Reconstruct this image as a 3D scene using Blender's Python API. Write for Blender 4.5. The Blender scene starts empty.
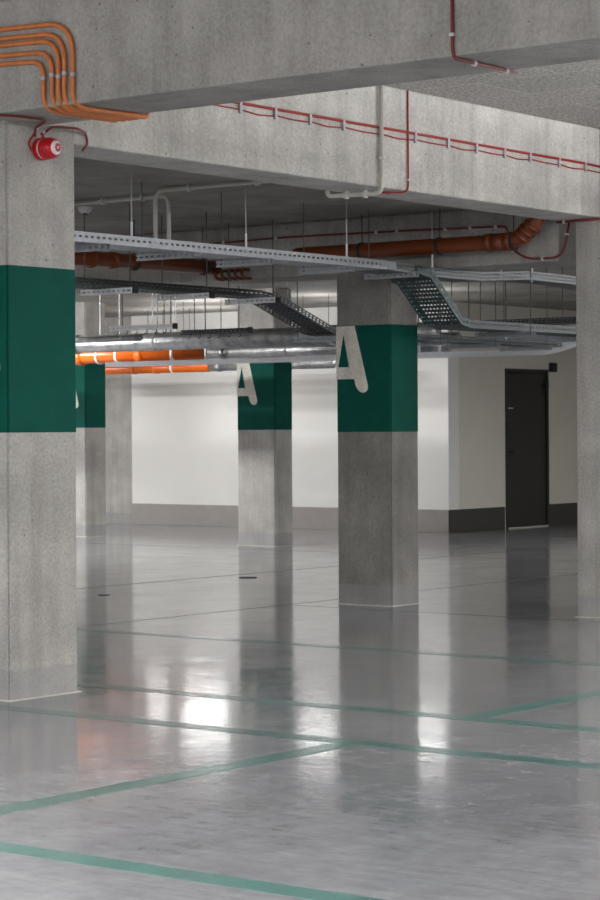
import bpy, bmesh, math, random
from mathutils import Vector, Matrix
random.seed(7)
sc = bpy.context.scene
COL = sc.collection

# ------------------------------------------------------------------ materials
def srgb(r, g, b):
    f = lambda c: ((c/255+.055)/1.055)**2.4 if c > 10 else c/255/12.92
    return (f(r), f(g), f(b), 1)

class NT:
    def __init__(s, name):
        s.m = bpy.data.materials.new(name); s.m.use_nodes = True
        s.t = s.m.node_tree; s.b = s.t.nodes['Principled BSDF']
        s.co = s.t.nodes.new('ShaderNodeTexCoord').outputs['Object']
    def n(s, typ, **kw):
        o = s.t.nodes.new(typ)
        for k, v in kw.items():
            if k in o.inputs.keys(): o.inputs[k].default_value = v
            else: setattr(o, k, v)
        return o
    def l(s, a, b): s.t.links.new(a, b)
    def mapping(s, scale=(1, 1, 1), rot=(0, 0, 0), loc=(0, 0, 0)):
        m = s.n('ShaderNodeMapping'); s.l(s.co, m.inputs[0])
        m.inputs['Scale'].default_value = scale; m.inputs['Rotation'].default_value = rot
        m.inputs['Location'].default_value = loc
        return m.outputs[0]
    def noise(s, scale, detail=4, rough=.5, vec=None):
        n = s.n('ShaderNodeTexNoise'); n.inputs['Scale'].default_value = scale
        n.inputs['Detail'].default_value = detail; n.inputs['Roughness'].default_value = rough
        s.l(vec if vec is not None else s.co, n.inputs['Vector'])
        return n.outputs['Fac']
    def ramp(s, fac, stops, interp='LINEAR'):
        r = s.n('ShaderNodeValToRGB'); e = r.color_ramp.elements
        r.color_ramp.interpolation = interp
        while len(e) < len(stops): e.new(.5)
        for i, (p, c) in enumerate(stops):
            e[i].position = p; e[i].color = c if hasattr(c, '__len__') else (c, c, c, 1)
        s.l(fac, r.inputs[0]); return r.outputs[0]
    def mix(s, a, b, fac, mode='MIX'):
        m = s.n('ShaderNodeMix', data_type='RGBA', blend_type=mode)
        if hasattr(fac, 'links'): s.l(fac, m.inputs[0])
        else: m.inputs[0].default_value = fac
        for v, i in ((a, 6), (b, 7)):
            if hasattr(v, 'links'): s.l(v, m.inputs[i])
            else: m.inputs[i].default_value = v
        return m.outputs[2]
    def math(s, op, a, b=0.0, c=None):
        m = s.n('ShaderNodeMath', operation=op)
        for v, i in ((a, 0), (b, 1), (c, 2)):
            if v is None: continue
            if hasattr(v, 'links'): s.l(v, m.inputs[i])
            else: m.inputs[i].default_value = v
        return m.outputs[0]
    def bump(s, h, strength=.3, dist=.01):
        b = s.n('ShaderNodeBump'); b.inputs['Strength'].default_value = strength
        b.inputs['Distance'].default_value = dist
        s.l(h, b.inputs['Height']); s.l(b.outputs[0], s.b.inputs['Normal'])

def plain(name, col, rough=.5, metal=0, var=.12, scale=12):
    t = NT(name)
    n = t.noise(scale, 5, .6)
    lo = tuple(c*(1-var) for c in col[:3])+(1,); hi = tuple(min(1, c*(1+var)) for c in col[:3])+(1,)
    t.l(t.ramp(n, [(.3, lo), (.7, hi)]), t.b.inputs['Base Color'])
    t.b.inputs['Roughness'].default_value = rough; t.b.inputs['Metallic'].default_value = metal
    return t.m

def concrete(name, dark, light, axis='Z', foot=False, joints=None):
    """cast concrete: cloudy tone, form streaks along one axis, pores"""
    t = NT(name)
    big = t.noise(1.3, 5, .6)
    c = t.ramp(big, [(.28, dark), (.72, light)])
    sc_ = {'Z': (9, 9, .5), 'X': (.4, 9, 5), 'Y': (9, .4, 5)}[axis]
    st = t.noise(1.0, 6, .65, t.mapping(sc_))
    c = t.mix(c, t.ramp(st, [(.25, .74), (.5, 1.0), (.75, 1.14)]), .8, 'MULTIPLY')
    # board / panel tone change
    fine = t.noise(60, 3, .6)
    c = t.mix(c, t.ramp(fine, [(.3, .80), (.7, 1.16)]), .9, 'MULTIPLY')
    patch = t.noise(4.5, 2, .4)
    c = t.mix(c, t.ramp(patch, [(.35, .90), (.65, 1.06)]), 1, 'MULTIPLY')
    v = t.n('ShaderNodeTexVoronoi', feature='F1'); v.inputs['Scale'].default_value = 11
    t.l(t.co, v.inputs['Vector'])
    wn = t.noise(2.2, 2, .5)
    thr = t.math('MULTIPLY', t.math('SUBTRACT', wn, .33), .34)
    pore = t.math('LESS_THAN', v.outputs['Distance'], t.math('MINIMUM', thr, .10))
    v2 = t.n('ShaderNodeTexVoronoi', feature='F1'); v2.inputs['Scale'].default_value = 32
    t.l(t.co, v2.inputs['Vector'])
    pore2 = t.math('LESS_THAN', v2.outputs['Distance'], t.math('MINIMUM', t.math('MULTIPLY', t.math('SUBTRACT', wn, .42), .7), .12))
    pp = t.math('MAXIMUM', pore, pore2)
    c = t.mix(c, (dark[0]*.45, dark[1]*.45, dark[2]*.45, 1), t.math('MULTIPLY', pp, .75))
    if foot:   # greyer band at the foot of the column
        s = t.n('ShaderNodeSeparateXYZ'); t.l(t.co, s.inputs[0])
        e = t.math('ADD', s.outputs['Z'], t.math('MULTIPLY', t.noise(5, 4, .6), .05))
        f = t.ramp(e, [(.175, 1.0), (.19, 0.0)])
        c = t.mix(c, (.25, .25, .262, 1), t.math('MULTIPLY', f, .5))
    t.l(c, t.b.inputs['Base Color'])
    t.b.inputs['Roughness'].default_value = .75
    t.b.inputs['Specular IOR Level'].default_value = .3
    h = t.math('SUBTRACT', t.math('MULTIPLY', fine, .3), pp)
    t.bump(h, .35, .006)
    return t.m

M = {}
M['col'] = concrete('column_concrete', srgb(148, 146, 142), srgb(182, 179, 174), 'Z', foot=True)
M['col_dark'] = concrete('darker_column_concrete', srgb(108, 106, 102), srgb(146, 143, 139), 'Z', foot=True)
M['beamA'] = concrete('beam_concrete', srgb(152, 149, 145), srgb(178, 175, 170), 'Z')
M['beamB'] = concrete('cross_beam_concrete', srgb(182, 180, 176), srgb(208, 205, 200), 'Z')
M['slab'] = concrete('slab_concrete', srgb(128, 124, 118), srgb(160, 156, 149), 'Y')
M['letter'] = concrete('pale_letter_paint', srgb(206, 202, 192), srgb(222, 218, 208), 'Z')
M['green'] = plain('green_column_paint', srgb(5, 74, 64), .75, 0, .08, 9); M['green'].node_tree.nodes['Principled BSDF'].inputs['Specular IOR Level'].default_value = .12
M['line'] = plain('green_floor_paint', srgb(78, 116, 110), .2, 0, .22, 6)
M['white_wall'] = plain('white_wall_paint', srgb(220, 219, 216), .6, 0, .02, 1.5)
M['grey_wall'] = plain('cream_wall_paint', srgb(206, 202, 192), .65, 0, .03, 1.5)
M['skirt'] = plain('grey_skirting_paint', srgb(150, 145, 142), .45, 0, .05, 6)
M['skirt_dark'] = plain('dark_skirting_paint', srgb(58, 56, 54), .5, 0, .05, 6)
M['door'] = plain('charcoal_door_paint', srgb(26, 26, 28), .4, 0, .08, 4)
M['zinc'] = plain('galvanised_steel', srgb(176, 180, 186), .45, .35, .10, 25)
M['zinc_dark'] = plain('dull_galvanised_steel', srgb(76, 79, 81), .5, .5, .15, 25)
M['zinc_mid'] = plain('shaded_galvanised_steel', srgb(124, 127, 130), .5, .45, .12, 25)  # zinc darkened in colour to offset lamp light on the tray's right section
M['zinc_green'] = plain('weathered_mesh_steel', srgb(74, 88, 90), .5, .4, .2, 25)
M['white_metal'] = plain('white_and_lamplit_steel', srgb(244, 246, 250), .35, 0, .03, 12)  # lamp-lit brightness of galvanised tray and rail put into white; also white straps
M['cream_pipe'] = plain('cream_plastic_conduit', srgb(196, 193, 184), .4, 0, .04, 12)
M['clip'] = plain('pale_clip_plastic', srgb(205, 205, 205), .4, 0, .04, 20)
M['orange'] = plain('orange_drain_plastic', srgb(226, 106, 22), .3, 0, .07, 5)
M['brown_orange'] = plain('rust_orange_drain_plastic', srgb(112, 52, 20), .35, 0, .07, 5)
M['orange_cable'] = plain('orange_cable_conduit', srgb(206, 122, 66), .45, 0, .12, 14)
M['red_cable'] = plain('red_cable_sheath', srgb(158, 34, 32), .45, 0, .1, 14)
M['maroon_cable'] = plain('dark_red_cable_sheath', srgb(120, 44, 40), .45, 0, .1, 14)
M['red'] = plain('red_signal_plastic', srgb(196, 16, 30), .3, 0, .05, 20)
M['dark'] = plain('dark_rubber', srgb(34, 38, 46), .6, 0, .1, 20)
M['lens_white'] = plain('milky_lens_plastic', srgb(236, 228, 232), .3, 0, .03, 20)
M['lamp_body'] = plain('lamp_housing', srgb(215, 215, 215), .4, 0, .02, 5)

def foil():
    t = NT('aluminium_foil_wrap')
    n = t.noise(9, 4, .6, t.mapping((1, 1, 1)))
    t.l(t.ramp(n, [(.3, srgb(140, 142, 144)), (.7, srgb(196, 196, 196))]), t.b.inputs['Base Color'])
    t.b.inputs['Metallic'].default_value = .8; t.b.inputs['Roughness'].default_value = .33
    t.bump(t.noise(22, 4, .7), .5, .02); return t.m
M['foil'] = foil()

def emis(name, col, s):
    t = NT(name); t.b.inputs['Base Color'].default_value = (.9, .9, .9, 1)
    t.b.inputs['Emission Color'].default_value = col
    t.b.inputs['Emission Strength'].default_value = s; return t.m
M['glow'] = emis('lit_lamp_diffuser', (1, .98, .95, 1), 4)

def floor_mat():
    t = NT('polished_concrete_floor')
    big = t.noise(.55, 6, .62)
    c = t.ramp(big, [(.25, srgb(116, 117, 122)), (.5, srgb(132, 133, 137)), (.75, srgb(146, 146, 148))])
    m = t.noise(3.2, 8, .7)
    c = t.mix(c, t.ramp(m, [(.3, .84), (.7, 1.12)]), .9, 'MULTIPLY')
    sw = t.noise(1.6, 6, .7, t.mapping((1.0, 3.2, 1), (0, 0, math.radians(28))))
    c = t.mix(c, t.ramp(sw, [(.3, .86), (.7, 1.10)]), .9, 'MULTIPLY')
    s = t.n('ShaderNodeSeparateXYZ'); t.l(t.co, s.inputs[0])
    def joint(axis, pos, w):
        d = t.math('ABSOLUTE', t.math('SUBTRACT', s.outputs[axis], pos))
        return t.math('LESS_THAN', d, w)
    j = t.math('MULTIPLY', joint('X', 14.13, .014), t.math('LESS_THAN', s.outputs['Y'], 10.95))
    for ax, p, w in (('Y', 13.67, .022), ('Y', 11.02, .014), ('X', 20.4, .018), ('X', 2.2, .018), ('Y', 3.2, .014)):
        j = t.math('MAXIMUM', j, joint(ax, p, w))
    c = t.mix(c, srgb(30, 30, 32), t.math('MULTIPLY', j, .7))
    st = t.noise(5, 5, .75, t.mapping((3.2, .8, 1), (0, 0, math.radians(-38))))
    c = t.mix(c, t.ramp(st, [(.3, .80), (.7, 1.16)]), 1, 'MULTIPLY')
    c = t.mix(c, t.ramp(t.noise(14, 6, .75), [(.3, .88), (.7, 1.1)]), 1, 'MULTIPLY')
    t.l(c, t.b.inputs['Base Color'])
    r = t.ramp(t.noise(2.4, 6, .7), [(.3, .06), (.7, .15)])
    t.l(t.math('MAXIMUM', r, t.math('MULTIPLY', j, .5)), t.b.inputs['Roughness'])
    t.l(t.math('SUBTRACT', .5, t.math('MULTIPLY', j, .3)), t.b.inputs['Specular IOR Level'])
    t.b.inputs['IOR'].default_value = 1.45
    h = t.math('ADD', t.noise(1.8, 3, .5), t.math('MULTIPLY', t.noise(7, 5, .65), .40))
    t.bump(h, .13, .012)
    return t.m
M['floor'] = floor_mat()

def panels():
    t = NT('wood_wool_ceiling_panels')
    br = t.n('ShaderNodeTexBrick')
    br.inputs['Scale'].default_value = 1
    br.inputs['Brick Width'].default_value = 1.2; br.inputs['Row Height'].default_value = .6
    br.inputs['Mortar Size'].default_value = .010; br.inputs['Mortar Smooth'].default_value = .1
    br.inputs['Color1'].default_value = srgb(186, 183, 178); br.inputs['Color2'].default_value = srgb(176, 173, 168)
    br.inputs['Mortar'].default_value = srgb(205, 202, 195)
    t.l(t.mapping((1, 1, 1), (0, 0, math.radians(90))), br.inputs['Vector'])
    n = t.noise(42, 3, .8)
    c = t.mix(br.outputs['Color'], t.ramp(n, [(.38, .5), (.60, 1.4)]), 1, 'MULTIPLY')
    t.l(c, t.b.inputs['Base Color']); t.b.inputs['Roughness'].default_value = .95
    t.bump(t.noise(70, 4, .8), .8, .02); return t.m
M['panel'] = panels()

# ------------------------------------------------------------------ mesh helpers
def link(name, bm, mat, parent=None, smooth=False):
    me = bpy.data.meshes.new(name); bm.normal_update(); bm.to_mesh(me); bm.free()
    if mat is not None: me.materials.append(M[mat] if isinstance(mat, str) else mat)
    if smooth:
        for p in me.polygons: p.use_smooth = True
    o = bpy.data.objects.new(name, me); COL.objects.link(o)
    if parent is not None: o.parent = parent
    return o

def box(bm, x0, x1, y0, y1, z0, z1, bev=0):
    vs = [bm.verts.new((x, y, z)) for x in (x0, x1) for y in (y0, y1) for z in (z0, z1)]
    F = [(0, 1, 3, 2), (4, 6, 7, 5), (0, 4, 5, 1), (2, 3, 7, 6), (0, 2, 6, 4), (1, 5, 7, 3)]
    fs = [bm.faces.new([vs[i] for i in f]) for f in F]
    if bev:
        es = list({e for f in fs for e in f.edges})
        bmesh.ops.bevel(bm, geom=es, offset=bev, segments=2, affect='EDGES', profile=.5)
    return bm

def nbm(): return bmesh.new()

def rounded(pts, r, n=6):
    pts = [Vector(p) for p in pts]; out = [pts[0]]
    for i in range(1, len(pts)-1):
        a, b, c = pts[i-1], pts[i], pts[i+1]
        d1 = (a-b); d2 = (c-b)
        rr = min(r if not hasattr(r, '__len__') else r[i-1], d1.length*.49, d2.length*.49)
        p0 = b+d1.normalized()*rr; p1 = b+d2.normalized()*rr
        for k in range(n+1):
            t = k/n; out.append((1-t)**2*p0+2*t*(1-t)*b+t*t*p1)
    out.append(pts[-1]); return out

def tube(bm, pts, r, seg=12, caps=True):
    pts = [Vector(p) for p in pts]
    rs = r if hasattr(r, '__len__') else [r]*len(pts)
    T = []
    for i in range(len(pts)):
        a = pts[max(0, i-1)]; b = pts[min(len(pts)-1, i+1)]; T.append((b-a).normalized())
    up = Vector((0, 0, 1)) if abs(T[0].z) < .9 else Vector((1, 0, 0))
    nrm = (up-T[0]*up.dot(T[0])).normalized()
    rings = []
    for i, p in enumerate(pts):
        nrm = (nrm-T[i]*nrm.dot(T[i])).normalized(); bi = T[i].cross(nrm)
        rings.append([bm.verts.new(p+(nrm*math.cos(a)+bi*math.sin(a))*rs[i]) for a in [2*math.pi*k/seg for k in range(seg)]])
    for i in range(len(rings)-1):
        for k in range(seg):
            bm.faces.new((rings[i][k], rings[i][(k+1) % seg], rings[i+1][(k+1) % seg], rings[i+1][k]))
    if caps:
        bm.faces.new(list(reversed(rings[0]))); bm.faces.new(rings[-1])
    return bm

def tag(o, label, cat, group=None, kind=None):
    if label: o['label'] = label
    if cat: o['category'] = cat
    if group: o['group'] = group
    if kind: o['kind'] = kind
    return o

def empty(name, loc, label, cat, group=None):
    o = bpy.data.objects.new(name, None); COL.objects.link(o); o.location = loc
    o.empty_display_size = .1
    return tag(o, label, cat, group)

def struct(name, bm, mat):
    o = link(name, bm, mat); o['kind'] = 'structure'; return o

def shift(bm, o):
    """mesh made in world coordinates, child of an Empty at o"""
    bmesh.ops.translate(bm, vec=-Vector(o), verts=bm.verts[:]); return bm

# ------------------------------------------------------------------ the hall
ZH, ZL = 3.57, 3.06           # panelled ceiling, low slab
U0, V0, U1, V1 = -7.0, -7.0, 30.0, 27.0
struct('floor', box(nbm(), U0, U1, V0, V1, -.2, 0), 'floor')
struct('ceiling', box(nbm(), U0, U1, V0, V1, ZH, ZH+.2), 'panel')
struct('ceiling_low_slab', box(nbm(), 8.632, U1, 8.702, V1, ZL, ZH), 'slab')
struct('wall_rear', box(nbm(), U0-.2, U0, V0, V1, 0, ZH), 'white_wall')
struct('wall_near', box(nbm(), U0-.2, U1, V0-.2, V0, 0, ZH), 'white_wall')
struct('wall_left', box(nbm(), U0-.2, U1, V1, V1+.2, 0, ZH), 'grey_wall')
struct('wall_right', box(nbm(), U1, U1+.2, V0-.2, V1+.2, 0, ZH), 'grey_wall')
WU, WV, WE = 24.9, 16.68, 22.28
struct('wall_back', box(nbm(), WU, WU+.25, WV, WE, 0, ZL), 'white_wall')
struct('wall_back_bare', box(nbm(), WU, WU+.25, WE, V1, 0, ZL), 'col')
bm = nbm()                                  # return wall with the door opening
box(bm, WU+.25, 26.295, WV, WV+.25, 0, ZL); box(bm, 27.415, U1, WV, WV+.25, 0, ZL); box(bm, 26.295, 27.415, WV, WV+.25, 2.2, ZL)
struct('wall_door', bm, 'grey_wall')
struct('baseboard_back', box(nbm(), WU-.012, WU, WV, WE, 0, .305, .003), 'skirt')
bm = nbm(); box(bm, WU-.012, 26.265, WV-.012, WV, 0, .305, .003)
box(bm, 27.445, U1, WV-.012, WV, 0, .305, .003)
struct('baseboard_door', bm, 'skirt_dark')

# door
d = empty('door_1', (26.855, WV, 0), None, None); d['kind'] = 'structure'
o0 = Vector((26.855, WV, 0))
bm = nbm(); box(bm, 26.295, 26.345, WV-.02, WV+.1, 0, 2.2, .003); box(bm, 27.365, 27.415, WV-.02, WV+.1, 0, 2.2, .003); box(bm, 26.345, 27.365, WV-.02, WV+.1, 2.15, 2.2, .003)
link('door_frame', shift(bm, o0), 'door', d)
bm = nbm(); box(bm, 26.350, 27.360, WV+.0, WV+.05, .012, 2.145, .004)
leaf = link('door_leaf', shift(bm, o0), 'door', d)
bm = nbm(); tube(bm, rounded([(26.425, WV, 1.05), (26.425, WV-.06, 1.05), (26.565, WV-.06, 1.05)], .02), .011)
link('door_handle', shift(bm, o0), 'zinc_dark', leaf, True)
bm = nbm(); box(bm, 27.305, 27.375, WV-.05, WV-.02, 1.93, 2.02, .005); link('door_closer', shift(bm, o0), 'dark', leaf)
bm = nbm(); box(bm, 26.345, 27.365, WV-.03, WV+.1, 0, .014, .003); lb = link('threshold', shift(bm, o0), 'cream_pipe', d); lb['label'] = 'pale threshold strip'
bm = nbm(); box(bm, 26.365, 26.495, WV-.006, WV-.0005, 1.645, 1.665, .001); link('door_plate', shift(bm, o0), 'zinc', d)

o = link('alarm_box', box(nbm(), 27.445, 27.575, WV-.07, WV, 2.17, 2.30, .012), 'dark')
tag(o, 'small dark box on the wall just right of the black door top', 'alarm box')

# ------------------------------------------------------------------ beams
def beam(bm, mat, label):
    o = link('concrete_beam', bm, mat); return tag(o, label, 'beam')
beam(box(nbm(), 8.14, 8.63, V0, V1, 3.0, ZH, .012), 'beamA', 'grey concrete beam nearest the camera with orange conduits running down its left end')
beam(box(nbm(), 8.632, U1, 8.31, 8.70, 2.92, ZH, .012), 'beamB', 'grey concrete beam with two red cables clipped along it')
beam(box(nbm(), 14.47, 15.0, 8.702, V1, 2.625, ZL, .012), 'beamA', 'dim concrete beam behind the rust orange pipe, above the middle column')

# ------------------------------------------------------------------ columns
def letter_rows(s0=.083):
    """intervals (z, [(a,b)..]) of a bold A, s along the wall surface, 0 = the corner"""
    hw = .068
    cen = lambda z: .043+.155*(2.25-z)/.51            # centre line of a leg, from the axis
    rows = []
    N = 90; zt, zb = 2.25, 1.675; ztri, zc1, zc0, zend = 2.14, 1.88, 1.785, 1.743
    zs = sorted(set([zt-(zt-zb)*i/N for i in range(N+1)]+[ztri, zc1, zc0]), reverse=True)
    out = []
    for z1, z0 in zip(zs[:-1], zs[1:]):
        zm = (z0+z1)/2
        def seg(z):
            w = hw
            if z < zend:
                w = math.sqrt(max(0, hw*hw-(zend-z)**2))
            c = cen(max(z, zb)); lo, hi = c-w, c+w
            return lo, hi
        def iv(z):
            lo, hi = seg(z)
            if zm > ztri or zc0 < zm < zc1: return [(-hi, 0), (0, hi)]
            if zm > zc1:
                k = (ztri-z)/(ztri-zc1)*.06
                lo = max(k, 0)
            return [(-hi, -lo), (lo, hi)]
        out.append((z1, z0, iv(z1), iv(z0)))
    return [(z1, z0, [((a+s0)*.88, (b+s0)*.88) for a, b in p], [((a+s0)*.88, (b+s0)*.88) for a, b in q]) for z1, z0, p, q in out]
LR = letter_rows()

def column(u0, u1, v0, v1, top, label, band=(1.385, 2.25), mat='col'):
    org = Vector(((u0+u1)/2, (v0+v1)/2, 0))
    r = empty('concrete_column', org, label, 'column', None)
    bm = nbm(); box(bm, u0, u1, v0, v1, 0, top)
    es = [e for e in bm.edges if abs(e.verts[0].co.z-e.verts[1].co.z) > 1]
    bmesh.ops.bevel(bm, geom=es, offset=.012, segments=2, affect='EDGES')
    link('shaft', shift(bm, org), mat, r)
    bm = nbm(); box(bm, u0-.014, u1+.014, v0-.014, v1+.014, 0, .004, .001); g_ = link('grout_line', shift(bm, org), 'cream_pipe', r); g_['label'] = 'pale grout line round the foot'
    if band:
        g = .002
        bm = nbm(); box(bm, u0-g, u1+g, v0-g, v1+g, band[0], band[1])
        es = [e for e in bm.edges if abs(e.verts[0].co.z-e.verts[1].co.z) > .5]
        bmesh.ops.bevel(bm, geom=es, offset=.012, segments=2, affect='EDGES')
        b = link('painted_band', shift(bm, org), 'green', r); b['label'] = 'dark green painted band'
        g = .004; bm = nbm()
        def P(s, z):
            # wraps round the corner (u0, v1)
            if s >= 0: return (u0-g, v1-s, z)
            return (u0-s, v1+g, z)
        for z1, z0, p, q in LR:
            if z1 > band[1]+1e-4: continue
            for (a1, b1), (a0, b0) in zip(p, q):
                for sign in (1, -1):
                    cl = (lambda x: max(x, 0.0)) if sign == 1 else (lambda x: min(x, -1e-6))
                    A1, B1, A0, B0 = cl(a1), cl(b1), cl(a0), cl(b0)
                    if abs(B1-A1)+abs(B0-A0) < 1e-4: continue
                    bm.faces.new([bm.verts.new(P(s, z)) for s, z in ((A1, z1), (B1, z1), (B0, z0), (A0, z0))])
        bmesh.ops.remove_doubles(bm, verts=bm.verts[:], dist=1e-5)
        l = link('letter', shift(bm, org), 'letter', r); l['label'] = 'pale letter A on the green paint'
    return r
column(8.322, 8.837, 8.298, 8.66, 2.998, 'large concrete column at left, nearest the camera, red sounder at its top')
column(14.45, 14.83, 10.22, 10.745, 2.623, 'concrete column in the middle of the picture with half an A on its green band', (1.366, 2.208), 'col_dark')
column(21.0, 21.34, 16.53, 17.10, ZL-.002, 'distant concrete column with an A on its green band, before the white wall', (1.38, 2.195))
column(21.6, 21.99, 20.13, 20.56, ZL-.002, 'distant green banded concrete column half hidden behind the large left column', (1.42, 2.262))
column(14.4, 15.0, 7.92, 8.52, ZH-.002, 'pale unpainted looking concrete column cut off by the right edge', None)

# ------------------------------------------------------------------ floor marks
def mark(u0, u1, v0, v1, label):
    o = link('floor_marking', box(nbm(), u0, u1, v0, v1, 0, .0015), 'line')
    tag(o, label, 'floor marking', 'green parking bay lines')
W = .06
mark(5.40-W, 5.40+W, -2, 12, 'green painted line nearest the camera, crossing the bottom left corner')
mark(8.12-W, 8.12+W, -2, 16, 'green painted line passing just in front of the large left column')
mark(9.10-W, 9.10+W, -2, 16, 'green painted line starting at the rear edge of the large left column')
mark(11.6-W, 11.6+W, -2, 16, 'faint green line across the floor in front of the middle column')
mark(5.40+W, 8.12-W, 5.955-W, 5.955+W, 'short green painted line rising from the left edge, linking two long lines')
mark(9.10+W, 11.6-W, 6.0-W, 6.0+W, 'short green painted line rising to the right edge')

def drain(u, v, r, label):
    bm = nbm(); tube(bm, [(u, v, 0), (u, v, .004)], r, 24)
    tag(link('floor_drain', bm, 'dark'), label, 'drain')

# ------------------------------------------------------------------ perforated steel
def perf(path, prof, holes, pitch, hole, side, mat, name, parent, thick=.0015, skip=0):
    """sweep prof [(across, up)] along path (list of points); rows in holes are pierced.
       side = unit vector across"""
    pts = [Vector(p) for p in path]; side = Vector(side)
    # resample
    st = []
    L = 0
    segs = []
    for a, b in zip(pts[:-1], pts[1:]): segs.append((a, b, L)); L += (b-a).length
    x = 0; cut = [0]
    while x < L-1e-6:
        cut.append(min(L, x+pitch-hole)); cut.append(min(L, x+pitch)); x += pitch
    cut = sorted(set([round(c, 5) for c in cut]))
    def at(l):
        for a, b, l0 in segs:
            d = (b-a).length
            if l <= l0+d+1e-6: return a+(b-a)*((l-l0)/d), (b-a).normalized()
        return pts[-1], (pts[-1]-pts[-2]).normalized()
    bm = nbm(); rows = []
    for c in cut:
        p, t = at(c); up = side.cross(t); 
        if up.z < 0: up = -up
        if abs(up.z) < .2: up = Vector((0, 0, 1))
        rows.append([bm.verts.new(p+side*a+up*h) for a, h in prof])
    for i in range(len(rows)-1):
        isH = (i % 2 == 1)
        for j in range(len(prof)-1):
            if isH and j in holes: continue
            bm.faces.new((rows[i][j], rows[i+1][j], rows[i+1][j+1], rows[i][j+1]))
    bm.normal_update(); bmesh.ops.solidify(bm, geom=bm.faces[:], thickness=thick)
    return link(name, bm, mat, parent)

def tray_profile(w, h, dbl=False, slots=4):
    p = [(.012, h), (0, h)]
    holes = []
    if dbl: zs = [h*.80, h*.60, h*.42, h*.22, 0]; hs = [1, 3]
    else: zs = [h*.66, h*.36, 0]; hs = [1]
    base = len(p)-1
    for k, z in enumerate(zs):
        p.append((0, z))
        if k in hs: holes.append(base+k)
    n = slots*2+1
    b0 = len(p)-1
    for k in range(1, n+1):
        p.append((w*k/n, 0))
        if k % 2 == 0: holes.append(b0+k-1)
    b1 = len(p)-1
    for k, z in enumerate(reversed([h]+zs[:-1])):
        p.append((w, z))
    if dbl: holes += [b1+1, b1+3]
    else: holes += [b1+1]
    p.append((w-.012, h))
    return p, holes

def strut(bm_parent, name, p0, p1, mat, h=.041, w=.041, pitch=.05, hole=.03):
    """slotted C channel from p0 to p1 (along v)"""
    a = Vector(p0); b = Vector(p1)
    side = Vector((1, 0, 0))
    prof = [(w*.3, h), (0, h), (0, h*.68), (0, h*.32), (0, 0), (w, 0), (w, h*.32), (w, h*.68), (w, h), (w*.7, h)]
    return perf([a, b], prof, [2, 6], pitch, hole, side, mat, name, bm_parent, .002)

def rod(bm, x, y, z0, z1, r=.004):
    tube(bm, [(x, y, z0), (x, y, z1)], r, 8)

# tray 1: light grey perforated tray across the picture
t1 = empty('cable_tray', (0, 0, 0), 'long light grey perforated cable tray running across above the middle column', 'cable tray')
pr, ho = tray_profile(.28, .062, False, 4)
perf([(8.95, 9.75, 2.58), (13.75, 9.75, 2.58)], pr, ho, .055, .026, (0, 1, 0), 'zinc', 'tray_section', t1)
pr, ho = tray_profile(.28, .066, True, 5)
perf([(13.75, 9.75, 2.578), (14.3, 9.75, 2.556), (15.05, 9.75, 2.556), (15.75, 9.75, 2.60), (16.4, 9.75, 2.595), (17.0, 9.75, 2.57), (17.6, 9.75, 2.52), (18.0, 9.75, 2.51)], pr, ho, .036, .02, (0, 1, 0), 'zinc_mid', 'tray_section', t1)
bm = nbm(); box(bm, 13.66, 13.86, 9.744, 9.747, 2.588, 2.636, .001); link('joint_plate', bm, 'zinc', t1)

# steep drop from tray 1
t3 = empty('cable_tray', (0, 0, 0), 'steep dark mesh cable tray dropping beside the middle column', 'cable tray')
pr, ho = tray_profile(.34, .06, False, 10)
perf([(14.1, 9.72, 2.57), (14.28, 9.72, 2.54), (14.70, 9.72, 2.20), (14.85, 9.72, 2.175)], pr, ho, .045, .015, (0, 1, 0), 'zinc_green', 'drop_section', t3)
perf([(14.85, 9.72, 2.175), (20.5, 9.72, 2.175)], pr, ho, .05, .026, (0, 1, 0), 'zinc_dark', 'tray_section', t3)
bm = nbm()
for k in range(4):
    tube(bm, rounded([(14.72, 9.80+k*.06, 2.21), (14.85, 9.80+k*.06, 2.19), (20.4, 9.80+k*.06, 2.19)], .05), .009, 8)
tag(link('cable_bundle', bm, 'dark', None, True), 'bundle of dark cables lying in the steep mesh tray', 'cables')

# tray 2: dark tray further back and its drop
t2 = empty('cable_tray', (0, 0, 0), 'dark grey cable tray below and behind the light one, ending in a slope', 'cable tray')
pr, ho = tray_profile(.26, .055, False, 4)
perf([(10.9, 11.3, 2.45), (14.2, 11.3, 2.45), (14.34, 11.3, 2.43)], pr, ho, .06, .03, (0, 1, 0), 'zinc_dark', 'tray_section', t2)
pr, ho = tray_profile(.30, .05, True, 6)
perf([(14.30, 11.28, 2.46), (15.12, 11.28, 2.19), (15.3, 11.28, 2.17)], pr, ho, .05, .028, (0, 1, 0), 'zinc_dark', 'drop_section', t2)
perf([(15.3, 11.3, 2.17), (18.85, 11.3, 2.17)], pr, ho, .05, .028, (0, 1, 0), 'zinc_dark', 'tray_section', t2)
bm = nbm()
for k in range(5):
    tube(bm, rounded([(10.95, 11.34+k*.04, 2.468), (14.32, 11.34+k*.04, 2.468), (15.14, 11.34+k*.04, 2.20), (18.8, 11.34+k*.04, 2.19)], .06), .012, 8)
tag(link('cable_bundle', bm, 'dark', None, True), 'dark cables lying in the rear grey tray and its slope', 'cables')
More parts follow.
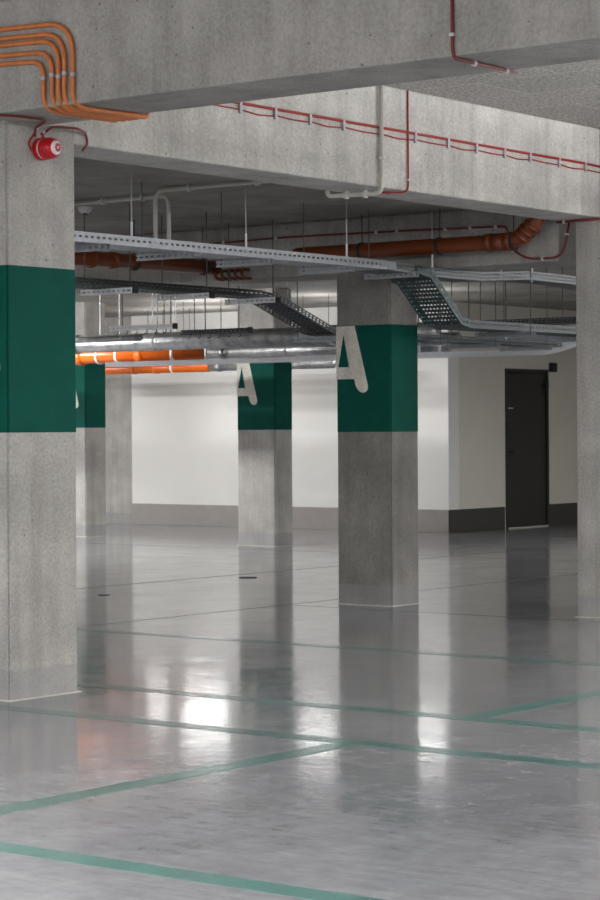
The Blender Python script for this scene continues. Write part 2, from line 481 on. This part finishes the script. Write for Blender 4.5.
# a further level tray at the right
t4 = empty('cable_tray', (0, 0, 0), 'far dark cable tray crossing level at the right, over the doorway', 'cable tray')
pr, ho = tray_profile(.3, .06, True, 5)
perf([(19.95, 15.2, 2.44), (19.95, 9.2, 2.44)], pr, ho, .05, .028, (-1, 0, 0), 'zinc_dark', 'tray_section', t4)
t5 = empty('cable_tray', (0, 0, 0), 'dull grey cable tray crossing level just above the white cable tray at right', 'cable tray')
perf([(20.8, 14.6, 2.30), (20.8, 10.0, 2.30)], pr, ho, .07, .03, (-1, 0, 0), 'zinc', 'tray_section', t5)

# galvanised tray, its lamp-lit brightness put into a white colour
t6 = empty('cable_tray', (0, 0, 0), 'long bright white cable tray crossing level at the back, over the far columns', 'cable tray')
pr, ho = tray_profile(.2, .048, False, 4); ho = [h_ for h_ in ho if 3 < h_ < 12]
perf([(19.02, 17.42, 2.11), (19.02, 11.75, 2.11), (19.02, 11.6, 2.125), (19.04, 11.3, 2.20)], pr, ho, .10, .03, (1, 0, 0), 'white_metal', 'tray_section', t6)

# ---- struts and rods
ORD = ['first', 'second', 'third', 'fourth', 'fifth', 'sixth', 'seventh', 'eighth', 'ninth', 'tenth', 'eleventh', 'twelfth', 'thirteenth']
hang = 'slotted rails under the light grey cable tray'
for i, u in enumerate([10.58, 11.41, 12.25, 13.2, 14.02]):
    r = empty('hanger_rail', (u, 9.92, 2.53), '%s slotted steel rail from the left under the light grey perforated tray' % ORD[i], 'hanger', hang)
    strut(r, 'strut', (0, -.24, .003), (0, .24, .003), 'zinc')
    bm = nbm(); rod(bm, .02, .205, 0, ZL-2.53); link('rod', bm, 'zinc_dark', r)
for i, u in enumerate([10.96, 12.14, 13.31, 14.42, 15.4, 15.87]):
    top = 2.625 if 14.47 < u < 15 else ZL
    r = empty('threaded_rod', (u, 9.80, 2.584), '%s bright threaded rod from the left above the light grey perforated tray' % ORD[i], 'rod', 'bright rods above the light grey tray')
    if u < 14.4 or u > 15: 
        bm = nbm(); rod(bm, 0, 0, 0, top-2.584, .0045); link('rod', bm, 'zinc', r)
        bm = nbm(); tube(bm, [(0, 0, 0), (0, 0, .16)], .008, 10); link('sleeve', bm, 'white_metal', r)
    else:
        bm = nbm(); rod(bm, 0, 0, 0, ZL-2.584, .0045); link('rod', bm, 'zinc', r)
        bm = nbm(); tube(bm, [(0, 0, 0), (0, 0, .16)], .008, 10); link('sleeve', bm, 'white_metal', r)
for i, u in enumerate([11.6, 12.42, 13.3, 14.12]):
    r = empty('hanger_rail', (u, 11.36, 2.40), '%s pale slotted rail from the left under the rear dark cable tray' % ORD[i], 'hanger', 'slotted rails under the rear dark tray')
    strut(r, 'strut', (0, -.26, .0), (0, .26, .0), 'white_metal')
    bm = nbm(); box(bm, -.004, .045, -.28, -.26, -.003, .045, .002); link('end_cap', bm, 'dark', r)
    for y in (-.22, .235):
        bm = nbm(); rod(bm, .02, y, 0, ZL-2.40); link('rod', bm, 'zinc_dark', r)
r = empty('hanger_rail', (15.15, 11.43, 2.125), 'slotted steel rail under the foot of the sloping tray', 'hanger')
strut(r, 'strut', (0, -.30, 0), (0, .30, 0), 'zinc')
for y in (-.24, .26):
    bm = nbm(); rod(bm, .02, y, 0, ZL-2.125); link('rod', bm, 'zinc_dark', r)
for (u, v, z, mat, lab) in ((16.0, 14.2, 2.335, 'white_metal', 'white slotted rail with small hooks under it, hung over the orange pipe at left'),
                            (16.0, 13.3, 2.27, 'zinc_dark', 'grey slotted rail with small hooks under it, to the right of the white one')):  # white rail: lamp-lit steel channel, its brightness put into the colour
    r = empty('hanger_rail', (u, v, z), lab, 'hanger')
    strut(r, 'strut', (0, -.40, 0), (0, .40, 0), mat, .045)
    bm = nbm(); box(bm, -.004, .045, -.425, -.40, -.004, .050, .002); link('end_cap', bm, 'dark', r)
    for k in range(6):
        bm = nbm(); tube(bm, rounded([(.02, -.3+k*.12, 0), (.02, -.3+k*.12, -.03), (.02, -.27+k*.12, -.035)], .01, 3), .005, 6); link('hook', bm, 'zinc_dark', r)
    for y in (-.28, .25):
        bm = nbm(); rod(bm, .02, y, .04, ZL-z); link('rod', bm, 'zinc_dark', r)
for i, (u, v, z) in enumerate([(15.6, 9.9, 2.135), (16.9, 9.9, 2.135), (18.2, 9.9, 2.135), (16.6, 11.45, 2.13), (17.5, 11.45, 2.13), (18.4, 11.45, 2.13)]):
    first = v < 10
    r = empty('hanger_rail', (u, v, z), ('%s rail from the left under the level end of the steep mesh tray' if first else '%s rail from the left under the level end of the rear dark tray') % ORD[i % 3], 'hanger',
              'rails under the right-hand level trays' if first else 'rails under the rear level tray')
    strut(r, 'strut', (0, -.28, -.004), (0, .28, -.004), 'zinc')
    for y in (-.24, .24):
        bm = nbm(); rod(bm, .02, y, 0, ZL-z); link('rod', bm, 'zinc_dark', r)
for i, v in enumerate([14.4, 13.0, 11.6, 10.2]):
    r = empty('threaded_rod', (19.8, v, 2.44), '%s dark threaded rod from the left above the far level cable tray' % ORD[i], 'rod', 'rods above the far level tray')
    bm = nbm(); rod(bm, 0, 0, 0, ZL-2.44, .006); link('rod', bm, 'zinc_dark', r)
for i, v in enumerate([16.5, 16.0, 13.4, 13.15, 12.9, 12.1]):
    r = empty('threaded_rod', (19.1, v, 2.125), '%s white strap rod from the left on the long white cable tray' % ORD[i], 'rod', 'white rods above the white tray')
    bm = nbm(); box(bm, -.008, .008, -.012, .012, 0, .26, .001); link('strap', bm, 'white_metal', r)
    bm = nbm(); rod(bm, 0, 0, .26, ZL-2.125, .006); link('rod', bm, 'zinc_dark', r)

# ------------------------------------------------------------------ pipes
def ring(bm, c, axis, r, w):
    c = Vector(c); a = Vector(axis).normalized()
    tube(bm, [c-a*w/2, c+a*w/2], r, 20)
# rust orange drain pipes (in the dim bay)
Y = (0, 1, 0); X = (1, 0, 0); Zx = (0, 0, 1)
def rust(pts, rr, sockets, clamps, label):
    pts = [Vector(q) for q in pts]; o0 = pts[0].copy(); R = .060
    p = empty('drain_pipe', o0, label, 'pipe')
    link('pipe_run', shift(tube(nbm(), rounded(pts, rr, 8), R, 24), o0), 'brown_orange', p, True)
    for c, a, g, w in sockets:
        bm = nbm(); ring(bm, c, a, R+g, w); link('socket', shift(bm, o0), 'brown_orange', p, True)
    for c, a in clamps:
        bm = nbm(); ring(bm, c, a, R+.008, .022); rod(bm, c[0], c[1], c[2]+R, ZL, .004)
        link('pipe_clamp', shift(bm, o0), 'dark', p)
pz = 2.775; pu = 14.26
rust([(14.47, 11.05, pz), (pu, 11.0, pz), (pu, 8.92, pz), (pu, 8.745, pz+.15), (pu, 8.745, ZL)], [.05, .10, .07],
     [((pu, 9.17, pz), Y, .010, .05), ((pu, 9.08, pz), Y, .007, .09), ((pu, 8.99, pz), Y, .013, .04), ((pu, 8.885, pz+.035), (0, 1, -.8), .010, .03), ((pu, 8.845, pz+.07), (0, 1, -.9), .012, .02), ((pu, 8.80, pz+.105), (0, 1, -1), .010, .03), ((pu, 8.745, pz+.2), Zx, .012, .05)],
     [((pu, 10.35, pz), Y), ((pu, 9.62, pz), Y), ((pu, 8.96, pz), Y)], 'rust orange drain pipe in the dim bay, turning up at its right end')
rust([(11.4, 12.0, 2.715), (14.468, 12.0, 2.735)], .05, [((13.2, 12.0, 2.725), X, .008, .06), ((12.95, 12.0, 2.724), X, .012, .03)],
     [((13.45, 12.0, 2.726), X), ((14.3, 12.0, 2.733), X)], 'rust orange drain pipe seen under the light grey tray at left, entering the far beam')
for k in range(5):
    v0 = 11.93-.07*k
    bm = tube(nbm(), rounded([(14.468, v0, 2.70), (14.38, v0, 2.70), (14.36, v0-.01, 2.64), (14.43, v0-.02, 2.628), (14.468, v0-.02, 2.628)], .05, 5), .014, 8)
    tag(link('hose_loop', bm, 'brown_orange', None, True), '%s hose loop from the left beside the end of the left drain pipe' % ORD[k], 'hose', 'hose loops on the far beam')

def pipe(name, pts, r, mat, label, cat='pipe', rr=.12, seg=20, sockets=(), clamps=(), top=ZL, clampmat='zinc', group=None):
    pts = [Vector(q) for q in pts]
    o0 = pts[0].copy(); e = empty(name, o0, label, cat, group)
    link('pipe_run', shift(tube(nbm(), rounded(pts, rr, 8), r, seg), o0), mat, e, True)
    for c, a in sockets:
        bm = nbm(); ring(bm, c, a, r*1.10, r*1.2); link('socket', shift(bm, o0), mat, e, True)
    for c, a in clamps:
        bm = nbm(); ring(bm, c, a, r*1.06, .03); rod(bm, c[0], c[1], c[2]+r, top, .005); link('pipe_clamp', shift(bm, o0), clampmat, e)
    return e
Y = (0, 1, 0)
pipe('drain_pipe', [(19.3, 20.2, 2.25), (19.3, 16.15, 2.25)], .088, 'orange', 'bright orange drain pipe high at left, the nearer and upper of two', sockets=[((19.3, 18.05, 2.24), Y), ((19.3, 17.1, 2.24), Y)], clamps=[((19.3, 17.75, 2.24), Y), ((19.3, 17.45, 2.24), Y), ((19.3, 16.6, 2.24), Y)], clampmat='white_metal')
pipe('insulated_pipe', [(19.3, 16.15, 2.24), (19.3, 12.9, 2.24)], .066, 'foil', 'silver foil wrapped pipe continuing from the upper orange pipe', sockets=[((19.3, 15.9, 2.24), Y), ((19.3, 14.2, 2.24), Y)], clamps=[((19.3, 15.0, 2.24), Y), ((19.3, 13.3, 2.24), Y)])
pipe('drain_pipe', [(23.2, 22.6, 2.225), (23.2, 21.4, 2.225), (23.2, 19.35, 2.225)], .068, 'orange', 'bright orange drain pipe behind the far column, the lower of two', sockets=[((23.2, 20.7, 2.225), Y), ((23.2, 20.3, 2.225), Y)], clamps=[((23.2, 20.0, 2.225), Y)], clampmat='white_metal')
pipe('insulated_pipe', [(23.2, 19.35, 2.225), (23.2, 17.3, 2.225)], .064, 'foil', 'silver foil wrapped pipe continuing from the lower orange pipe', sockets=[((23.2, 19.2, 2.225), Y)], clamps=[((23.2, 18.4, 2.225), Y)])
pipe('insulated_pipe', [(18.3, 19.5, 2.335), (18.3, 12.4, 2.335)], .095, 'foil', 'thick silver foil wrapped duct crossing above the bright orange pipe', sockets=[((18.3, 17.2, 2.335), Y), ((18.3, 13.6, 2.335), Y)], clamps=[((18.3, 16.0, 2.335), Y), ((18.3, 12.9, 2.335), Y)])
pipe('insulated_pipe', [(17.3, 17.0, 2.33), (17.3, 15.35, 2.33)], .032, 'foil', 'thin shiny foil wrapped pipe ending beside the large left column', clamps=[((17.3, 15.6, 2.33), Y)])
pipe('insulated_pipe', [(20.5, 19.6, 2.36), (20.5, 13.6, 2.36)], .075, 'foil', 'silver foil wrapped pipe between the two rear insulated pipes', clamps=[((20.5, 18.0, 2.36), Y)])

# cream conduits
C = 'cream_pipe'
def conduit(pts, r, mat, label, clips=(), rr=.06, name='conduit', cat='conduit', clipmat='clip', clipr=1.7, clipw=.02, smoothn=6, group=None):
    pts = [Vector(q) for q in pts]; o0 = pts[0].copy()
    e = empty(name, o0, label, cat, group)
    link('conduit_run', shift(tube(nbm(), rounded(pts, rr, smoothn), r, 10), o0), mat, e, True)
    for c, a in clips:
        bm = nbm(); ring(bm, c, a, r*clipr, clipw); link('clip', shift(bm, o0), clipmat, e)
    return e
X = (1, 0, 0); Zx = (0, 0, 1)
conduit([(11.63, 8.285, ZH), (11.63, 8.285, 2.878), (11.56, 8.65, 2.878), (11.56, 8.665, 2.915)], .015, C, 'cream conduit running down the beam with red cables and under it', [((11.63, 8.285, 3.10), Zx), ((11.61, 8.40, 2.878), Y), ((11.585, 8.53, 2.878), Y)], rr=.05)
conduit([(12.0, 11.6, 3.035), (12.0, 10.38, 3.035), (12.0, 10.38, 2.62)], .016, C, 'cream conduit under the dim ceiling, bending down at its right end', [((12.0, 11.0, 3.035), Y), ((12.0, 10.62, 3.035), Y)], rr=.07)
conduit([(11.72, 10.26, 2.62), (11.72, 10.26, 3.035), (11.72, 9.05, 3.035), (11.72, 8.68, 3.035)], .016, C, 'cream conduit rising beside the first and turning right under the ceiling', [((11.72, 9.95, 3.035), Y), ((11.72, 9.36, 3.035), Y)], rr=.07)

# red cables on the cross beam
v = 8.302
cl = [10.24, 10.57, 10.91, 11.25, 11.63, 12.03, 12.41, 12.75, 13.10, 13.43, 13.82, 14.18]
pts = [(9.2, v, 3.30)]+[(u, v, 3.295) for u in cl]+[(14.395, v, 3.29)]
e = conduit(pts, .009, 'red_cable', 'thick upper red cable clipped along the beam face', rr=.01, name='cable', cat='cable')
pts = [(9.2, v, 3.26)]
for a, b in zip(cl[:-1], cl[1:]):
    pts += [(a, v, 3.258), ((a+b)/2, v, 3.247+.004*math.sin(a*9)), (b-.02, v, 3.252)]
pts.append((14.39, v, 3.245))
conduit(pts, .0045, 'red_cable', 'thin sagging red cable below the thick one on the beam face', rr=.03, name='cable', cat='cable')
g = 'grey clips holding the two red cables'
for i, u in enumerate(cl):
    bm = nbm(); box(bm, -.011, .011, -.016, .0, -.06, .008, .003)
    e = link('cable_clip', bm, 'zinc'); e.location = (u, 8.309, 3.295)
    tag(e, '%s small grey clip from the left on the two red cables' % ORD[i], 'clip', g)
conduit([(11.945, 8.30, ZH-.005), (11.945, 8.30, 2.908), (11.84, 8.40, 2.908), (11.79, 8.66, 2.908)], .006, 'red_cable', 'thin red cable running straight down the beam face, right of the cream conduit', [((11.945, 8.302, 2.99), Zx)], rr=.05, name='cable', cat='cable', clipw=.012)
# red conduit on the front beam
conduit([(8.130, 5.414, ZH-.005), (8.130, 5.414, 2.990), (8.62, 5.414, 2.990)], .008, 'maroon_cable', 'dark red conduit down the nearest beam and under it, at upper right', [((8.128, 5.414, 3.09), Zx), ((8.30, 5.414, 2.988), X), ((8.56, 5.414, 2.988), X)], rr=.05, clipw=.014)
# red conduits on the far beam
conduit([(14.455, 12.6, 2.93), (14.455, 11.2, 2.945), (14.455, 10.0, 2.93), (14.455, 9.2, 2.912), (14.40, 9.12, 2.90), (14.40, 9.10, 2.86)], .008, 'maroon_cable', 'thin dark red conduit along the far beam above the rust orange pipe', [((14.455, 9.70, 2.920), Y), ((14.455, 9.47, 2.916), Y), ((14.455, 9.24, 2.913), Y), ((14.455, 10.35, 2.935), Y), ((14.455, 10.15, 2.932), Y), ((14.455, 11.35, 2.944), Y), ((14.455, 11.9, 2.94), Y)], rr=.03, name='conduit', clipr=2)
conduit([(14.455, 9.10, 2.735), (14.455, 8.97, 2.655), (14.455, 8.66, 2.65), (14.455, 8.60, 2.905)], .009, 'maroon_cable', 'dark red conduit looping down like a J at right of the rust orange pipe', [((14.455, 9.09, 2.73), Y), ((14.455, 8.83, 2.652), Y), ((14.455, 8.62, 2.82), Zx)], rr=.1, clipr=2, clipw=.014)
conduit([(14.38, 8.66, 2.905), (14.38, 8.30, 2.908)], .009, 'maroon_cable', 'dark red conduit crossing the top of the right hand column', [((14.38, 8.60, 2.906), Y)], clipw=.014)

# five orange conduits on the front beam
tops = [3.412, 3.365, 3.332, 3.279, 3.236]; vs = [7.64, 7.695, 7.735, 7.78, 7.84]; rads = [.27, .25, .22, .19, .18]
names = ['uppermost', 'second from the top', 'middle one', 'fourth from the top', 'lowest']
for i in range(5):
    dz = .012*math.sin(i*2.1)
    pts = [(8.124, 9.4, tops[i]+.03), (8.124, 8.6, tops[i]+.02), (8.124, 8.0, tops[i]), (8.124, vs[i], tops[i]-.012), (8.124, vs[i]+.008, 2.984), (8.648, vs[i]-.02, 2.984), (8.648, vs[i]-.02, 3.3)]
    conduit(pts, .0125, 'orange_cable', 'orange conduit on the nearest beam, %s of the five' % names[i],
            [((8.124, vs[i]+.004, 3.14+.012*(i % 2)), Zx)], rr=[.1, .1, rads[i], .10, .03], clipr=1.25, clipw=.018, clipmat='zinc', smoothn=10)

# ------------------------------------------------------------------ sounder beacon
bx, bz = 8.568, 2.868
b = empty('alarm_sounder', (bx, 8.308, bz), 'red round alarm sounder on the top of the large left column', 'alarm')
def lathe(prof, seg=40):
    bm = nbm(); rings = []
    for y, r in prof:
        rings.append([bm.verts.new((r*math.cos(2*math.pi*k/seg), -y, r*math.sin(2*math.pi*k/seg))) for k in range(seg)])
    for i in range(len(rings)-1):
        for k in range(seg):
            bm.faces.new((rings[i][k], rings[i][(k+1) % seg], rings[i+1][(k+1) % seg], rings[i+1][k]))
    bm.faces.new(rings[0]); bm.faces.new(list(reversed(rings[-1])))
    bmesh.ops.recalc_face_normals(bm, faces=bm.faces[:])
    return bm
link('base_plate', lathe([(0, .058), (.030, .060), (.034, .056)]), 'red', b)
o = link('white_ring', lathe([(.034, .053), (.046, .053)]), 'lens_white', b)
link('body', lathe([(.046, .056), (.062, .058), (.066, .054), (.070, .056), (.078, .056), (.082, .052), (.086, .055), (.094, .055), (.098, .051), (.112, .049), (.122, .040)]), 'red', b)
lens = link('lens', lathe([(.120, .036), (.126, .037), (.134, .030), (.137, .020)]), 'lens_white', b)
bm = nbm()
for k in range(8):
    a = 2*math.pi*k/8
    c, s = math.cos(a), math.sin(a)
    q = [(.008, -.003), (.008, .003), (.022, .006), (.022, -.006)]
    f0 = [bm.verts.new((r*c-w*s, -.1385, r*s+w*c)) for r, w in q]
    bm.faces.new(f0)
bm.normal_update(); bmesh.ops.solidify(bm, geom=bm.faces[:], thickness=.002)
link('lens_grille', bm, 'red', lens)

# cables round the sounder
def P3(*a): return a
conduit([(8.05, 8.20, 2.988), (8.20, 8.12, 2.988), (8.42, 8.10, 2.988), (8.53, 8.296, 2.975), (8.53, 8.296, 2.93)], .007, 'maroon_cable', 'dark red cable reaching the sounder from the left under the beam', [((8.535, 8.296, 2.975), Zx)], rr=.06, name='cable', cat='cable', clipw=.012)
conduit([(8.60, 8.296, 2.955), (8.60, 8.25, 2.986), (8.75, 8.20, 2.988), (8.91, 8.292, 2.985), (8.93, 8.294, 2.93), (8.885, 8.294, 2.89)], .007, 'maroon_cable', 'dark red cable leaving the sounder to the right, looping past the column edge', [((8.60, 8.296, 2.96), Zx), ((8.925, 8.294, 2.985), Y)], rr=.05, name='cable', cat='cable', clipw=.012, clipr=1.8)
conduit([(8.53, 8.296, 2.955), (8.475, 8.296, 2.89), (8.50, 8.296, 2.855), (8.535, 8.29, 2.852)], .006, 'red_cable', 'short dark red lead curving down the left side of the sounder', rr=.03, name='cable', cat='cable')
conduit([(8.575, 8.296, 2.955), (8.605, 8.296, 2.915), (8.60, 8.29, 2.885)], .006, 'red_cable', 'short dark red lead entering the top of the sounder', rr=.03, name='cable', cat='cable')

# detectors
def detector(u, v, z, label):
    e = empty('smoke_detector', (u, v, z), label, 'detector')
    bm = nbm(); tube(bm, [(0, 0, 0), (0, 0, -.012), (0, 0, -.04), (0, 0, -.05)], [.055, .055, .04, .025], 24); link('housing', bm, 'lens_white' if u < 14 else 'zinc_dark', e, True)
    bm = nbm(); tube(bm, [(0, 0, -.05), (0, 0, -.065)], .018, 16); link('sensor_cap', bm, 'zinc_dark', e, True)
detector(12.4, 11.55, 3.06, 'small pale smoke detector under the dim ceiling at left')
detector(20.6, 12.9, 3.06, 'small dark smoke detector under the far ceiling at right')

drain(16.5, 13.32, .085, 'small dark round drain cover in the floor between the columns')
drain(14.12, 12.96, .05, 'tiny dark drain cover in the floor beside the large left column')

# ------------------------------------------------------------------ lamps
def lamp(u, v, z, along, power, label, group, L=1.25, top=None, up=0, side=0):
    e = empty('batten_lamp', (u, v, z), label, 'lamp', group)
    hx, hy = (L/2, .05) if along == 'x' else (.05, L/2)
    bm = nbm(); box(bm, -hx, hx, -hy, hy, 0, .05, .006); link('lamp_body', bm, 'lamp_body', e)
    bm = nbm(); box(bm, -hx+.02, hx-.02, -hy+.01, hy-.01, -.03, 0, .008); link('diffuser', bm, 'glow', e)
    for s in (-.4, .4):
        bm = nbm(); x, y = (s*L, 0) if along == 'x' else (0, s*L)
        rod(bm, x, y, .05, (top or ZL)-z, .004); link('rod', bm, 'zinc_dark', e)
    ld = bpy.data.lights.new('batten_light', 'AREA'); ld.shape = 'RECTANGLE'
    ld.size = hx*2; ld.size_y = hy*2; ld.energy = power; ld.color = (1, .997, .992)
    lo = bpy.data.objects.new('batten_light', ld); COL.objects.link(lo); lo.parent = e; lo.location = (0, 0, -.035)
    if up:
        l2 = ld.copy(); l2.energy = power*up; lo = bpy.data.objects.new('batten_uplight', l2); COL.objects.link(lo); lo.parent = e; lo.location = (0, 0, .06); lo.rotation_euler = (math.pi, 0, 0)
    if side:
        for sg in (-1, 1):
            l3 = ld.copy(); l3.energy = power*side/2; lo = bpy.data.objects.new('batten_sidelight', l3); COL.objects.link(lo); lo.parent = e
            if along == 'y': lo.location = (sg*.06, 0, 0); lo.rotation_euler = (0, -sg*math.pi/2, 0); l3.size, l3.size_y = .08, L
            else: lo.location = (0, sg*.06, 0); lo.rotation_euler = (sg*math.pi/2, 0, 0); l3.size, l3.size_y = L, .08
    return e
LB = 'lit white batten lamp hung behind the foil wrapped pipes before the white wall'
for v, L in ((19.9, .7), (17.0, .9), (20.8, .35)):
    lamp(23.75, v, 2.47, 'y', 7.5*L, LB, 'batten lamps along the white wall', L=L, up=1.0)
for v, L, z in ((18.9, .8, 2.52), (17.05, .5, 2.52), (15.4, .5, 2.40)):
    lamp(22.5, v, z, 'y', 8*L, 'lit white batten lamp hung above the far columns behind the pipes', 'batten lamps above the far columns', L=L, up=1.0)
LP = 'added unseen batten lamp lighting the front bays under the panelled ceiling'  # lamps added out of view to light beams, panels and near columns
for u, v, z, p, up, sd, al in ((3.0, 1.0, 3.0, 130, .6, .26, 'y'), (3.0, 5.5, 3.0, 130, .6, .26, 'y'), (3.0, 10.5, 3.0, 130, .6, .26, 'y'), (-2.0, 1.0, 3.0, 110, .6, .4, 'y'), (-2.0, 7.0, 3.0, 110, .6, .4, 'y'),
                       (10.2, 0.5, 2.95, 30, 3, .4, 'x'), (10.2, 3.4, 2.95, 32, 7, .9, 'x'), (13.8, 3.9, 2.95, 40, 8, 1.1, 'x'), (17.4, 3.0, 2.95, 50, 1.5, 1, 'x')):
    lamp(u, v, z, al, p, LP, 'added lamps under the panelled ceiling', top=ZH, up=up, side=sd)
for u, v, p, up, sd in ((9.6, 13.0, 35, .3, 0), (11.6, 17.5, 90, .3, 0), (17.0, 18.8, 140, .3, 1.0), (21.0, 6.0, 150, .3, .5), (24.0, 10.0, 120, .3, 0), (19.5, 23.5, 190, .3, .4)):  # added out of view to brighten far columns, door wall and floor
    lamp(u, v, 2.8, 'y', p, 'added unseen batten lamp lighting the far bays under the low ceiling', 'added lamps under the low ceiling', up=up, side=sd)

# ------------------------------------------------------------------ world, camera
w = bpy.data.worlds.new('world'); sc.world = w; w.use_nodes = True
w.node_tree.nodes['Background'].inputs[0].default_value = (.8, .85, 1, 1)
w.node_tree.nodes['Background'].inputs[1].default_value = .02

cam = bpy.data.cameras.new('camera'); co = bpy.data.objects.new('camera', cam); COL.objects.link(co)
cam.sensor_width = 36; cam.sensor_fit = 'AUTO'; cam.lens = 2262/900*36; cam.shift_y = -22/900
cam.clip_end = 200
a = math.radians(37.57)
F = Vector((math.cos(a), math.sin(a), 0)); Rt = Vector((math.sin(a), -math.cos(a), 0)); Up = Vector((0, 0, 1))
k = .0058
R2 = (Rt-Up*k).normalized(); U2 = (Up+Rt*k).normalized()
m = Matrix((R2, U2, -F)).transposed().to_4x4(); m.translation = Vector((0, 0, 1.4))
co.matrix_world = m
cam.dof.use_dof = True; cam.dof.focus_distance = 12.5; cam.dof.aperture_fstop = 11
sc.camera = co
vs_ = sc.view_settings
vs_.view_transform = 'Standard'; vs_.look = 'None'; vs_.gamma = 1; vs_.use_curve_mapping = False; vs_.exposure = .68
try:
    sc.cycles.use_denoising = True; sc.cycles.max_bounces = 10; sc.cycles.diffuse_bounces = 6
except Exception: pass
